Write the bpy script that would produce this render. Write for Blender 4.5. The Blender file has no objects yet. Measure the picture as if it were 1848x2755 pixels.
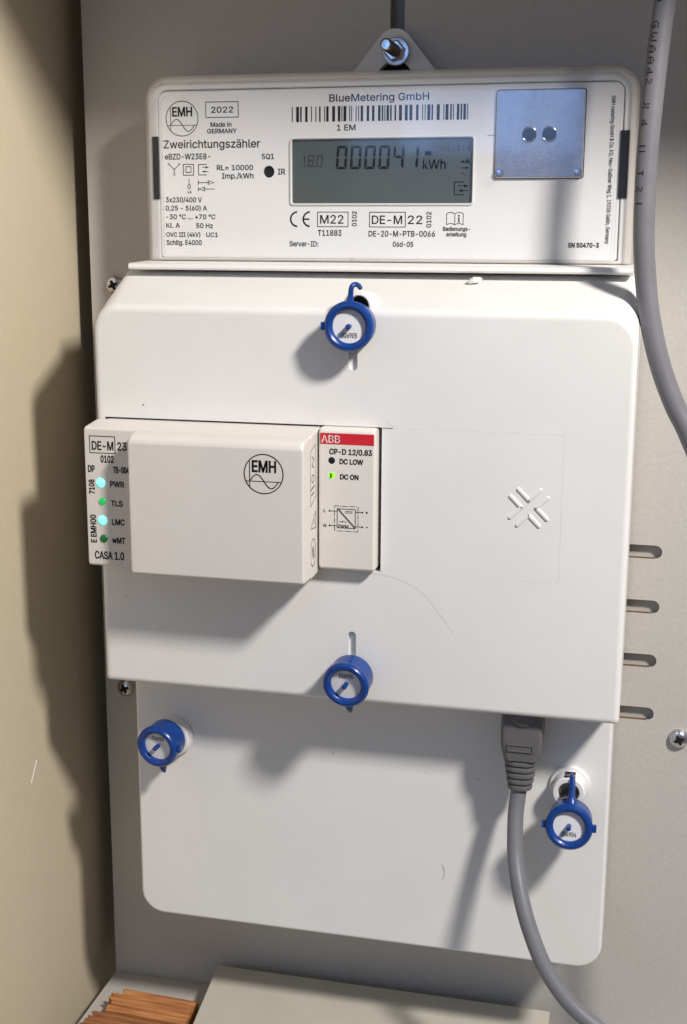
import bpy, bmesh, math, random
from mathutils import Vector, Matrix

random.seed(7)
MM = 0.001
SC = bpy.context.scene
COL = SC.collection

# ------------------------------------------------------------------ camera, world, lights, exposure
def cam_axes(yaw, pitch, roll):
    cy, sy, cp, sp = math.cos(yaw), math.sin(yaw), math.cos(pitch), math.sin(pitch)
    f = Vector((sy*cp, cy*cp, sp)); r = Vector((cy, -sy, 0)); u = r.cross(f)
    c, s = math.cos(roll), math.sin(roll)
    return c*r + s*u, -s*r + c*u, f
cd = bpy.data.cameras.new('camera'); cam = bpy.data.objects.new('camera', cd); COL.objects.link(cam)
r_, u_, f_ = cam_axes(-0.2335, -0.2133, 0.0043)
m = Matrix.Identity(4)
for i in range(3):
    m[i][0], m[i][1], m[i][2] = r_[i], u_[i], -f_[i]
m.translation = Vector((173.62, -385.24, 22.51))*MM
cam.matrix_world = m
cd.sensor_fit = 'VERTICAL'; cd.sensor_height = 36.0; cd.lens = 36.0*3457.9/2755.0
cd.clip_start = 0.01; cd.clip_end = 20
SC.camera = cam

w = bpy.data.worlds.new('World'); SC.world = w; w.use_nodes = True
# room light around the cabinet: cool daylight from above, neutral at eye level, warm from the floor
wn = w.node_tree.nodes; wl = w.node_tree.links; bg = wn['Background']
wtc = wn.new('ShaderNodeTexCoord'); wsp = wn.new('ShaderNodeSeparateXYZ'); wmr = wn.new('ShaderNodeMapRange'); wcr = wn.new('ShaderNodeValToRGB')
wl.new(wtc.outputs['Generated'], wsp.inputs[0]); wl.new(wsp.outputs['Z'], wmr.inputs['Value'])
wmr.inputs['From Min'].default_value = -1; wmr.inputs['From Max'].default_value = 1
wl.new(wmr.outputs['Result'], wcr.inputs['Fac']); wl.new(wcr.outputs['Color'], bg.inputs[0])
cr = wcr.color_ramp; cr.elements[0].position = 0.2; cr.elements[0].color = (0.74, 0.56, 0.42, 1)
cr.elements[1].position = 0.75; cr.elements[1].color = (0.62, 0.92, 1.50, 1)
e_ = cr.elements.new(0.5); e_.color = (0.82, 0.83, 0.88, 1)
bg.inputs[1].default_value = 0.22

def lamp(name, kind, loc, energy, color, **kw):
    l = bpy.data.lights.new(name, kind); l.energy = energy; l.color = color
    o = bpy.data.objects.new(name, l); COL.objects.link(o); o.location = Vector(loc)*MM
    for k, v in kw.items(): setattr(l, k, v)
    return o
lamp('ceiling_bulb', 'POINT', (512, -362, 402), 30.0, (1.0, 0.942, 0.88), shadow_soft_size=0.042)
for k, (wx, ww, wp) in enumerate(((-355, 90, 0.10), (-268, 70, 0.17), (-190, 75, 0.13), (-108, 80, 0.22), (-20, 85, 0.16))):
    win = lamp('daylight_window', 'AREA', (wx, -2000, 310), wp*2.0, (0.24, 0.47, 1.0), shape='RECTANGLE', size=ww*MM, size_y=0.28)
    win.rotation_euler = (math.radians(90), 0, 0)

SC.view_settings.view_transform = 'Standard'; SC.view_settings.look = 'None'
SC.view_settings.exposure = 0.0; SC.view_settings.gamma = 1.0
SC.view_settings.use_curve_mapping = False

# ------------------------------------------------------------------ materials
def mat(name, col, rough=0.5, metal=0.0, mottle=0.04, mscale=35, bump=0.0, bscale=900, specks=0.0, speckcol=(0.12, 0.10, 0.08, 1), spec=0.5, coat=0.0):
    M = bpy.data.materials.new(name); M.use_nodes = True
    nt = M.node_tree; N = nt.nodes; L = nt.links; p = N['Principled BSDF']
    p.inputs['Base Color'].default_value = (*col, 1); p.inputs['Roughness'].default_value = rough
    p.inputs['Metallic'].default_value = metal
    p.inputs['Specular IOR Level'].default_value = spec
    p.inputs['Coat Weight'].default_value = coat
    tc = N.new('ShaderNodeTexCoord')
    last = None
    if mottle:
        n = N.new('ShaderNodeTexNoise'); n.inputs['Scale'].default_value = mscale; n.inputs['Detail'].default_value = 6
        n.inputs['Roughness'].default_value = 0.6
        L.new(tc.outputs['Object'], n.inputs['Vector'])
        ramp = N.new('ShaderNodeValToRGB')
        a, b = 1-mottle, 1+mottle
        ramp.color_ramp.elements[0].position = 0.3; ramp.color_ramp.elements[1].position = 0.7
        ramp.color_ramp.elements[0].color = (*[min(1, c*a) for c in col], 1)
        ramp.color_ramp.elements[1].color = (*[min(1, c*b) for c in col], 1)
        L.new(n.outputs['Fac'], ramp.inputs['Fac']); last = ramp.outputs['Color']
        rr = N.new('ShaderNodeMapRange'); rr.inputs['To Min'].default_value = max(0.02, rough-0.07); rr.inputs['To Max'].default_value = min(1, rough+0.07)
        L.new(n.outputs['Fac'], rr.inputs['Value']); L.new(rr.outputs['Result'], p.inputs['Roughness'])
    if specks:
        v = N.new('ShaderNodeTexVoronoi'); v.inputs['Scale'].default_value = 120
        n2 = N.new('ShaderNodeTexNoise'); n2.inputs['Scale'].default_value = 700
        mixv = N.new('ShaderNodeMix'); mixv.data_type = 'VECTOR'; mixv.inputs['Factor'].default_value = 0.0012
        L.new(tc.outputs['Object'], mixv.inputs['A']); L.new(n2.outputs['Color'], mixv.inputs['B'])
        L.new(tc.outputs['Object'], n2.inputs['Vector'])
        L.new(mixv.outputs['Result'], v.inputs['Vector'])
        sep = N.new('ShaderNodeSeparateColor'); L.new(v.outputs['Color'], sep.inputs['Color'])
        # radius depends on the cell's random value, most cells none
        mr = N.new('ShaderNodeMapRange'); mr.inputs['From Min'].default_value = 1-specks; mr.inputs['From Max'].default_value = 1
        mr.inputs['To Min'].default_value = 0; mr.inputs['To Max'].default_value = 0.038
        L.new(sep.outputs['Red'], mr.inputs['Value'])
        lt = N.new('ShaderNodeMath'); lt.operation = 'LESS_THAN'
        L.new(v.outputs['Distance'], lt.inputs[0]); L.new(mr.outputs['Result'], lt.inputs[1])
        mx = N.new('ShaderNodeMix'); mx.data_type = 'RGBA'
        L.new(lt.outputs[0], mx.inputs['Factor'])
        if last: L.new(last, mx.inputs['A'])
        else: mx.inputs['A'].default_value = (*col, 1)
        mx.inputs['B'].default_value = speckcol
        last = mx.outputs['Result']
    if last: L.new(last, p.inputs['Base Color'])
    if bump:
        nb = N.new('ShaderNodeTexNoise'); nb.inputs['Scale'].default_value = bscale; nb.inputs['Detail'].default_value = 3
        L.new(tc.outputs['Object'], nb.inputs['Vector'])
        bp = N.new('ShaderNodeBump'); bp.inputs['Strength'].default_value = bump; bp.inputs['Distance'].default_value = 0.0004
        L.new(nb.outputs['Fac'], bp.inputs['Height']); L.new(bp.outputs['Normal'], p.inputs['Normal'])
    return M
def emit(name, col, strength, base):
    M = mat(name, base, 0.25, mottle=0)
    p = M.node_tree.nodes['Principled BSDF']
    p.inputs['Emission Color'].default_value = (*col, 1); p.inputs['Emission Strength'].default_value = strength
    return M
def clear(name, tint=(0.98, 0.98, 0.98), rough=0.055):
    M = bpy.data.materials.new(name); M.use_nodes = True
    nt = M.node_tree; N = nt.nodes; L = nt.links; N.remove(N['Principled BSDF'])
    t = N.new('ShaderNodeBsdfTransparent'); t.inputs[0].default_value = (*tint, 1)
    g = N.new('ShaderNodeBsdfGlossy'); g.inputs['Roughness'].default_value = rough
    d = N.new('ShaderNodeBsdfDiffuse'); d.inputs[0].default_value = (0.75, 0.73, 0.71, 1)
    fr = N.new('ShaderNodeFresnel'); fr.inputs['IOR'].default_value = 1.5
    # the Fresnel node inverts its index on back faces; feed it the inverse there so that both skins reflect alike
    ge = N.new('ShaderNodeNewGeometry'); ior = N.new('ShaderNodeMapRange')
    ior.inputs['To Min'].default_value = 1.36; ior.inputs['To Max'].default_value = 1/1.36
    L.new(ge.outputs['Backfacing'], ior.inputs['Value']); L.new(ior.outputs['Result'], fr.inputs['IOR'])
    m0 = N.new('ShaderNodeMixShader'); m0.inputs[0].default_value = 0.004
    L.new(t.outputs[0], m0.inputs[1]); L.new(d.outputs[0], m0.inputs[2])
    mx = N.new('ShaderNodeMixShader')
    L.new(fr.outputs[0], mx.inputs[0]); L.new(m0.outputs[0], mx.inputs[1]); L.new(g.outputs[0], mx.inputs[2])
    L.new(mx.outputs[0], N['Material Output'].inputs['Surface'])
    return M

M_COVER = mat('white_plastic', (0.72, 0.715, 0.70), 0.42, mottle=0.03, mscale=22, bump=0.08, specks=0.42)
M_METER = mat('meter_plastic', (0.74, 0.735, 0.725), 0.45, mottle=0.015, bump=0.03)
M_LABEL = mat('label_white', (0.80, 0.80, 0.80), 0.5, mottle=0.012, specks=0.08)
M_LUG = mat('lug_plastic', (0.74, 0.73, 0.72), 0.5, mottle=0.05, bump=0.1)
M_MODULE = mat('module_plastic', (0.64, 0.61, 0.575), 0.5, mottle=0.02, bump=0.08, specks=0.10)
M_PSU = mat('supply_plastic', (0.66, 0.63, 0.59), 0.5, mottle=0.02, bump=0.06, specks=0.06)
M_SHEET = mat('painted_sheet', (0.455, 0.435, 0.405), 0.48, mottle=0.045, mscale=500, bump=0.2, bscale=900, specks=0.12)
M_SIDE = mat('painted_side', (0.55, 0.48, 0.355), 0.5, mottle=0.03, mscale=500, bump=0.15, bscale=900, specks=0.05)
M_RUST = mat('raw_edge', (0.16, 0.075, 0.035), 0.7, mottle=0.3, mscale=300)
M_INK = mat('black_ink', (0.014, 0.013, 0.014), 0.5, mottle=0, spec=0.15)
M_GREYINK = mat('grey_ink', (0.10, 0.10, 0.10), 0.5, mottle=0)
M_RED = mat('red_ink', (0.55, 0.012, 0.025), 0.45, mottle=0.04)
M_WHITEINK = mat('white_ink', (0.80, 0.78, 0.76), 0.5, mottle=0)
M_DARK = mat('dark_recess', (0.012, 0.012, 0.014), 0.6, mottle=0, spec=0.15)
M_CLIP = mat('dark_clip', (0.012, 0.013, 0.024), 0.5, mottle=0.1, spec=0.15)
M_LCD = mat('lcd_glass', (0.085, 0.102, 0.098), 0.22, mottle=0.10, mscale=22)
M_SEG = mat('lcd_segment', (0.006, 0.008, 0.010), 0.5, mottle=0, spec=0.1)
M_SEGFAINT = mat('lcd_faint_segment', (0.018, 0.024, 0.026), 0.4, mottle=0)
M_ZINC = mat('zinc_plate', (0.66, 0.66, 0.70), 0.32, metal=1.0, mottle=0.10, mscale=500, bump=0.35, bscale=1500)
M_STEEL = mat('zinc_steel', (0.60, 0.60, 0.62), 0.22, metal=1.0, mottle=0.12, mscale=200)
M_BLACKSTEEL = mat('thread_steel', (0.20, 0.17, 0.14), 0.38, metal=1.0, mottle=0.2, mscale=300)
M_BLUE = mat('seal_blue', (0.003, 0.040, 0.215), 0.30, mottle=0.10, mscale=120, bump=0.18, bscale=500)
M_DISC = mat('seal_disc', (0.70, 0.70, 0.71), 0.5, mottle=0.02)
M_CABLE = mat('grey_cable', (0.165, 0.165, 0.182), 0.42, mottle=0.07, mscale=120, bump=0.06)
M_BOOT = mat('grey_boot', (0.115, 0.112, 0.116), 0.5, mottle=0.06, bump=0.15)
M_PANEL = mat('bottom_panel', (0.50, 0.475, 0.405), 0.55, mottle=0.06, bump=0.12, specks=0.06)
M_HAIR = mat('hair_brown', (0.10, 0.07, 0.05), 0.5, mottle=0)
M_FLAKE = mat('white_flake', (0.68, 0.66, 0.62), 0.7, mottle=0.08, mscale=400)
M_CLEAR = clear('clear_polycarbonate')
def frost(name):
    M = bpy.data.materials.new(name); M.use_nodes = True
    nt = M.node_tree; N = nt.nodes; L = nt.links; p = N['Principled BSDF']
    p.inputs['Base Color'].default_value = (0.68, 0.66, 0.63, 1); p.inputs['Roughness'].default_value = 0.3
    t = N.new('ShaderNodeBsdfTransparent'); t.inputs[0].default_value = (0.95, 0.93, 0.90, 1)
    n = N.new('ShaderNodeTexNoise'); n.inputs['Scale'].default_value = 160
    mr = N.new('ShaderNodeMapRange'); mr.inputs['To Min'].default_value = 0.30; mr.inputs['To Max'].default_value = 0.46
    L.new(n.outputs['Fac'], mr.inputs['Value'])
    mx = N.new('ShaderNodeMixShader'); L.new(mr.outputs['Result'], mx.inputs[0]); L.new(t.outputs[0], mx.inputs[1]); L.new(p.outputs[0], mx.inputs[2])
    L.new(mx.outputs[0], N['Material Output'].inputs['Surface'])
    return M
M_FROST = frost('frosted_rim')
M_LED_ON = emit('led_cyan', (0.10, 1.0, 0.82), 1.5, (0.3, 0.8, 0.7))
M_LED_MID = emit('led_green', (0.0, 0.60, 0.12), 0.55, (0.02, 0.30, 0.07))
M_LED_DIM = emit('led_dim', (0.0, 0.20, 0.03), 0.15, (0.005, 0.12, 0.02))
M_LED_LIME = emit('led_lime', (0.32, 1.0, 0.03), 0.75, (0.2, 0.5, 0.03))
def wood_mat(name, c1, c2):
    M = mat(name, c1, 0.65, mottle=0)
    nt = M.node_tree; N = nt.nodes; L = nt.links
    tc = N.new('ShaderNodeTexCoord'); mp = N.new('ShaderNodeMapping'); mp.inputs['Scale'].default_value = (0.06, 1, 1)
    n = N.new('ShaderNodeTexNoise'); n.inputs['Scale'].default_value = 900; n.inputs['Detail'].default_value = 5
    L.new(tc.outputs['Object'], mp.inputs[0]); L.new(mp.outputs[0], n.inputs['Vector'])
    r = N.new('ShaderNodeValToRGB'); r.color_ramp.elements[0].position = 0.35; r.color_ramp.elements[1].position = 0.65
    r.color_ramp.elements[0].color = (*c2, 1); r.color_ramp.elements[1].color = (*c1, 1)
    L.new(n.outputs['Fac'], r.inputs['Fac']); L.new(r.outputs['Color'], N['Principled BSDF'].inputs['Base Color'])
    return M
M_WOOD = wood_mat('orange_wood', (0.52, 0.225, 0.075), (0.30, 0.11, 0.035))
M_WOODD = wood_mat('brown_wood', (0.36, 0.145, 0.05), (0.20, 0.07, 0.024))

# ------------------------------------------------------------------ mesh helpers (all coordinates in mm)
def link(name, me, material, parent=None, angle=35):
    if not me.materials: me.materials.append(material)
    me.polygons.foreach_set('use_smooth', [True]*len(me.polygons))
    me.set_sharp_from_angle(angle=math.radians(angle))
    me.name = name
    o = bpy.data.objects.new(name, me); COL.objects.link(o)
    if len(me.polygons) > 6:
        wn = o.modifiers.new('weighted_normals', 'WEIGHTED_NORMAL'); wn.keep_sharp = True; wn.weight = 70
    if parent:
        o.parent = parent
        o.matrix_parent_inverse = Matrix.Identity(4)
        o.location = -Vector(parent.get('_w', (0, 0, 0)))
    return o
def setw(o, loc):          # remembers the world origin of a root so that children can be given in world mm
    o['_w'] = tuple(Vector(loc)*MM)
def root(name, label, cat, loc, group=None):
    o = bpy.data.objects.new(name, None); COL.objects.link(o)
    o.empty_display_size = 0.01
    o.location = Vector(loc)*MM; o['_w'] = tuple(o.location)
    o['label'] = label; o['category'] = cat
    if group: o['group'] = group
    return o
def tag(o, label, cat, group=None):
    o['label'] = label; o['category'] = cat
    if group: o['group'] = group
    return o
def from_bm(bm):
    bmesh.ops.recalc_face_normals(bm, faces=bm.faces)
    for v in bm.verts: v.co *= MM
    me = bpy.data.meshes.new('mesh'); bm.to_mesh(me); bm.free()
    return me
def loft(bm, loops, cap0=True, cap1=True, closed=True):
    rows = [[bm.verts.new(p) for p in l] for l in loops]
    n = len(rows[0])
    for a, b in zip(rows, rows[1:]):
        for i in range(n if closed else n-1):
            j = (i+1) % n
            bm.faces.new((a[i], a[j], b[j], b[i]))
    if cap0: bm.faces.new(rows[0])
    if cap1: bm.faces.new(list(reversed(rows[-1])))
def rrect(x0, x1, z0, z1, y, r, n=7):
    """rounded rectangle in the XZ plane; r = (top-left, top-right, bottom-right, bottom-left)"""
    if not isinstance(r, tuple): r = (r,)*4
    P = []
    for (cx, cz, a0, rr) in ((x1-r[1], z1-r[1], 0, r[1]), (x0+r[0], z1-r[0], 90, r[0]), (x0+r[3], z0+r[3], 180, r[3]), (x1-r[2], z0+r[2], 270, r[2])):
        for k in range(n):
            a = math.radians(a0+90*k/(n-1)); P.append((cx+rr*math.cos(a), y, cz+rr*math.sin(a)))
    return P
def box_bm(bm, x0, x1, y0, y1, z0, z1, bev=0.0, seg=2):
    r = bmesh.ops.create_cube(bm, size=1)
    vs = r['verts']
    for v in vs:
        v.co = Vector(((x0+x1)/2+v.co.x*(x1-x0), (y0+y1)/2+v.co.y*(y1-y0), (z0+z1)/2+v.co.z*(z1-z0)))
    if bev:
        es = list({e for v in vs for e in v.link_edges})
        bmesh.ops.bevel(bm, geom=es, offset=bev, segments=seg, affect='EDGES', profile=0.6)
def box(name, x0, x1, y0, y1, z0, z1, material, parent=None, bev=0.4, seg=2):
    bm = bmesh.new(); box_bm(bm, x0, x1, y0, y1, z0, z1, bev, seg)
    return link(name, from_bm(bm), material, parent)
def rslab(bm, x0, x1, z0, z1, yf, yb, r, bev=0.5):
    """rounded slab: front at yf (towards the viewer, softened edge), back at yb"""
    rr = r if isinstance(r, tuple) else (r,)*4
    def L(i, y): return rrect(x0+i, x1-i, z0+i, z1-i, y, tuple(max(0.05, q-i) for q in rr))
    loft(bm, [L(bev, yf), L(bev*.45, yf+bev*.12), L(bev*.12, yf+bev*.45), L(0, yf+bev), L(0, yb)])
def lathe(bm, prof, c=(0, 0, 0), n=48, closed_ends=True):
    """profile [(radius, y)] revolved about the Y axis through c"""
    rows = []
    for (r, y) in prof:
        rows.append([(c[0]+r*math.cos(2*math.pi*k/n), c[1]+y, c[2]+r*math.sin(2*math.pi*k/n)) for k in range(n)])
    loft(bm, rows, closed_ends, closed_ends)
def spline(pts, k=8):
    P = [Vector(p) for p in pts]; P = [P[0]*2-P[1]]+P+[P[-1]*2-P[-2]]; out = []
    for i in range(1, len(P)-2):
        a, b, c, d = P[i-1:i+3]
        for s in range(k):
            t = s/k
            out.append(0.5*((2*b)+(c-a)*t+(2*a-5*b+4*c-d)*t*t+(3*b-a-3*c+d)*t**3))
    out.append(P[-2]); return out
def tube(bm, pts, rad, n=16, k=8, smooth=True, flat=1.0):
    P = spline(pts, k) if smooth else [Vector(p) for p in pts]
    N = len(P); t0 = (P[1]-P[0]).normalized()
    ref = Vector((0, -1, 0)) if abs(t0.y) < 0.9 else Vector((1, 0, 0))
    u = (ref - t0*ref.dot(t0)).normalized(); rows = []
    for i, p in enumerate(P):
        t = (P[min(i+1, N-1)]-P[max(i-1, 0)]).normalized()
        u = (u - t*u.dot(t)).normalized(); v = t.cross(u)
        r = rad(i/(N-1)) if callable(rad) else rad
        rows.append([tuple(p + (u*math.cos(2*math.pi*j/n)*flat + v*math.sin(2*math.pi*j/n))*r) for j in range(n)])
    loft(bm, rows)
def obj(name, bm, material, parent=None, angle=35):
    return link(name, from_bm(bm), material, parent, angle)
def boolean(me, cutters):
    a = bpy.data.objects.new('work', me); COL.objects.link(a); tmp = []
    for c in cutters:
        o = bpy.data.objects.new('cut', c); COL.objects.link(o); tmp.append(o)
        md = a.modifiers.new('b', 'BOOLEAN'); md.operation = 'DIFFERENCE'; md.solver = 'EXACT'; md.object = o
    dg = bpy.context.evaluated_depsgraph_get(); dg.update()
    out = bpy.data.meshes.new_from_object(a.evaluated_get(dg))
    for o in tmp+[a]: bpy.data.objects.remove(o)
    return out
def cut_box(*a):
    bm = bmesh.new(); box_bm(bm, *a); return from_bm(bm)
def cut_rr(x0, x1, z0, z1, y0, y1, r):
    bm = bmesh.new(); loft(bm, [rrect(x0, x1, z0, z1, y0, r), rrect(x0, x1, z0, z1, y1, r)]); return from_bm(bm)

# ------------------------------------------------------------------ flat printing
try:        # the plain sans that ships inside Blender itself; the built-in face if it is not there
    import os
    FONT = bpy.data.fonts.load(os.path.join(bpy.utils.system_resource('DATAFILES'), 'fonts', 'Inter.woff2'))
except Exception:
    FONT = None
from mathutils.geometry import delaunay_2d_cdt
def text_mesh(s):
    """outline of the lettering, each glyph filled with a constrained triangulation: (verts, faces, outline edges)"""
    cu = bpy.data.curves.new('t', 'FONT'); cu.body = s; cu.size = 1.0; cu.resolution_u = 4; cu.fill_mode = 'NONE'
    if FONT: cu.font = FONT
    o = bpy.data.objects.new('t', cu); COL.objects.link(o)
    dg = bpy.context.evaluated_depsgraph_get(); dg.update()
    me = bpy.data.meshes.new_from_object(o.evaluated_get(dg))
    pts = [Vector((v.co.x, v.co.y)) for v in me.vertices]; nb = [[] for _ in pts]; ed = []
    for e in me.edges:
        a, b = e.vertices; nb[a].append(b); nb[b].append(a); ed.append((tuple(pts[a]), tuple(pts[b])))
    bpy.data.objects.remove(o); bpy.data.curves.remove(cu); bpy.data.meshes.remove(me)
    seen = set(); loops = []
    for i in range(len(pts)):
        if i in seen or len(nb[i]) != 2: continue
        L = [i]; seen.add(i); p, c = i, nb[i][0]
        while c != i and c not in seen:
            L.append(c); seen.add(c); n = [q for q in nb[c] if q != p]; p, c = c, (n[0] if n else i)
        if len(L) > 2: loops.append([pts[k] for k in L])
    def area(L): return abs(sum(L[k-1].cross(L[k]) for k in range(len(L))))/2
    def inside(p, L):
        r = False
        for k in range(len(L)):
            a, b = L[k-1], L[k]
            if (a.y > p.y) != (b.y > p.y) and p.x < (b.x-a.x)*(p.y-a.y)/(b.y-a.y)+a.x: r = not r
        return r
    loops.sort(key=area, reverse=True); groups = []
    for L in loops:
        for g in groups:
            if inside(L[0], g[0]): g.append(L); break
        else: groups.append([L])
    V = []; F = []
    for g in groups:
        P = []; E = []
        for L in g:
            k = len(P); P += L; E += [(k+q, k+(q+1) % len(L)) for q in range(len(L))]
        vs, _e, fs, _a, _b, _c = delaunay_2d_cdt(P, E, [], 1, 1e-6)
        k = len(V); V += [(v.x, v.y) for v in vs]
        for f in fs:
            c = sum((vs[q] for q in f), Vector((0, 0)))/len(f)
            if inside(c, g[0]) and not any(inside(c, h) for h in g[1:]): F.append(tuple(q+k for q in f))
    return V, F, ed
CAPH = max(v[1] for v in text_mesh('H')[0])
class Print:
    """collects flat ink shapes in one mesh, lying lift mm in front of a plane; place(u, v) -> point"""
    def __init__(self, plane, lift=0.07, place=None):
        self.v = []; self.f = []; self.y = plane-lift
        self.place = place or (lambda a, b: (a, self.y, b))
    def add(self, vs, fs):
        k = len(self.v); self.v += vs; self.f += [tuple(i+k for i in q) for q in fs]
    def text(self, s, x, z, wd, h, rot=0, bold=0, stroke=None):
        vs, fs, ed = text_mesh(s)
        x0 = min(v[0] for v in vs); x1 = max(v[0] for v in vs)
        kx = wd/(x1-x0); kz = h/CAPH
        def Q(v):
            a, b = (v[0]-x0)*kx, v[1]*kz
            return (x+a, z+b) if rot == 0 else (x-b, z+a) if rot > 0 else (x+b, z-a)
        self.add([self.place(*Q(v)) for v in vs], fs)
        # ink spread: a narrow stroke along the outline, a hair in front of the fill
        t = stroke if stroke is not None else (0.28 if s == 'EMH' and h > 3 else 0.24 if s == 'EMH' else 0.15 if bold else 0.08)
        if not t: return
        y = self.y; self.y -= 0.012
        for a, b in ed:
            a = Vector(Q(a)); b = Vector(Q(b)); d = b-a
            if d.length < 1e-5: continue
            d.normalize(); n = Vector((-d.y, d.x))*t/2; e = d*t*.4
            self.poly([a-e-n, b+e-n, b+e+n, a-e+n])
        self.y = y
    def rect(self, x0, z0, x1, z1): self.poly([(x0, z0), (x1, z0), (x1, z1), (x0, z1)])
    def poly(self, P): self.add([self.place(*p) for p in P], [tuple(range(len(P)))])
    def line(self, P, wd, closed=False):
        P = [Vector((p[0], p[1])) for p in P]; n = len(P); L = []; R = []
        for i, p in enumerate(P):
            a = P[(i-1) % n] if (closed or i > 0) else None
            b = P[(i+1) % n] if (closed or i < n-1) else None
            d1 = (p-a).normalized() if a is not None else (b-p).normalized()
            d2 = (b-p).normalized() if b is not None else d1
            n1 = Vector((-d1.y, d1.x)); n2 = Vector((-d2.y, d2.x)); mm = (n1+n2)
            mm = mm.normalized() if mm.length > 1e-6 else n1
            s = min(2.0, 1/max(0.3, mm.dot(n1)))
            L.append(p+mm*wd/2*s); R.append(p-mm*wd/2*s)
        vs = [self.place(*p) for p in L]+[self.place(*p) for p in R]; fs = []
        for i in range(n if closed else n-1):
            j = (i+1) % n; fs.append((i, n+i, n+j, j))
        self.add(vs, fs)
    def frame(self, x0, z0, x1, z1, wd): self.line([(x0, z0), (x1, z0), (x1, z1), (x0, z1)], wd, True)
    def circle(self, cx, cz, rx, rz, wd, a0=0, a1=360, n=48):
        full = abs(a1-a0) >= 360
        P = [(cx+rx*math.cos(math.radians(a0+(a1-a0)*k/n)), cz+rz*math.sin(math.radians(a0+(a1-a0)*k/n))) for k in range(n+(0 if full else 1))]
        self.line(P, wd, full)
    def dot(self, cx, cz, r, n=20): self.poly([(cx+r*math.cos(2*math.pi*k/n), cz+r*math.sin(2*math.pi*k/n)) for k in range(n)])
    def build(self, name, material, parent):
        me = bpy.data.meshes.new(name); me.from_pydata([tuple(c*MM for c in p) for p in self.v], [], self.f); me.update()
        return link(name, me, material, parent)
def logo(p, cx, cz, rx, rz, tw):      # circle with a sine wave on axes under three capitals
    p.circle(cx, cz, rx, rz, tw, n=64)
    vx = cx-rx*0.72; hz = cz-rz*0.385
    p.line([(vx, cz+rz*0.66), (vx, cz-rz*0.64)], tw*.8); p.line([(cx-rx*.92, hz), (cx+rx*.92, hz)], tw*.7)
    p.line([(vx+rx*1.48*k/40, hz+rz*0.345*math.sin(2*math.pi*k/40)) for k in range(41)], tw)
SEGS = {'0': 'abcdef', '1': 'bc', '4': 'fgbc', '8': 'abcdefg'}
def seven(p, ch, x, z, wd, h, t, slant=0.06):
    def S(P): p.poly([(x+a+slant*b, z+b) for a, b in P])
    g = t*0.18; hh = h/2
    for s in SEGS[ch]:
        if s == 'a': S([(g, h), (wd-g, h), (wd-t-g, h-t), (t+g, h-t)])
        if s == 'd': S([(t+g, t), (wd-t-g, t), (wd-g, 0), (g, 0)])
        if s == 'g': S([(t*.6+g, hh), (t+g, hh-t/2), (wd-t-g, hh-t/2), (wd-t*.6-g, hh), (wd-t-g, hh+t/2), (t+g, hh+t/2)])
        if s == 'f': S([(0, h-g), (0, hh+g), (t*.6, hh+g), (t, hh+t/2+g), (t, h-t-g)])
        if s == 'b': S([(wd, h-g), (wd-t, h-t-g), (wd-t, hh+t/2+g), (wd-t*.6, hh+g), (wd, hh+g)])
        if s == 'e': S([(0, hh-g), (0, g), (t, t+g), (t, hh-t/2-g), (t*.6, hh-g)])
        if s == 'c': S([(wd, hh-g), (wd-t*.6, hh-g), (wd-t, hh-t/2-g), (wd-t, t+g), (wd, g)])

# ================================================================== cabinet and mounting plate
cab = root('meter_cabinet', 'beige painted sheet metal cabinet whose left side wall stands beside the meter', 'cabinet', (-37, 92, -300))
box('side_wall', -40, -37, -112, 92, -330, 160, M_SIDE, cab, 0.3)
box('rear_wall', -40, 330, 92.3, 94, -330, 160, M_SIDE, cab, 0.2)
bm = bmesh.new()
loft(bm, [[(-40, -60, z), (330, -91, z), (330, 92, z), (-40, 92, z)] for z in (160.3, 162)]); obj('top_wall', bm, M_SIDE, cab)
box('bottom_wall', -36.7, 330, -112, 92, -333, -331, M_SIDE, cab, 0.3)

bm = bmesh.new(); tube(bm, [(-37.0, 17, -166), (-36.95, 14.5, -169.5), (-37.0, 12, -173)], .2, 6, 4); obj('scratch', bm, M_FLAKE, cab)
pl = root('mounting_plate', 'grey beige sheet metal mounting plate with slots behind the white meter', 'mounting plate', (85, 62, -277))
bm = bmesh.new(); box_bm(bm, -29, 330, 62, 63.0, -277.5, 150, 0.0); sheet = from_bm(bm)
sheet.materials.append(M_SHEET)
cuts = [cut_rr(150, 181.1+0.1*i, -87.75-19.83*i, -82.95-19.83*i, 55, 70, 2.35) for i in range(4)] + [cut_rr(82.7, 87.6, 70, 140, 55, 70, 2.0)]
sheet = boolean(sheet, cuts)
link('sheet', sheet, M_SHEET, pl, 30)
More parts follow.
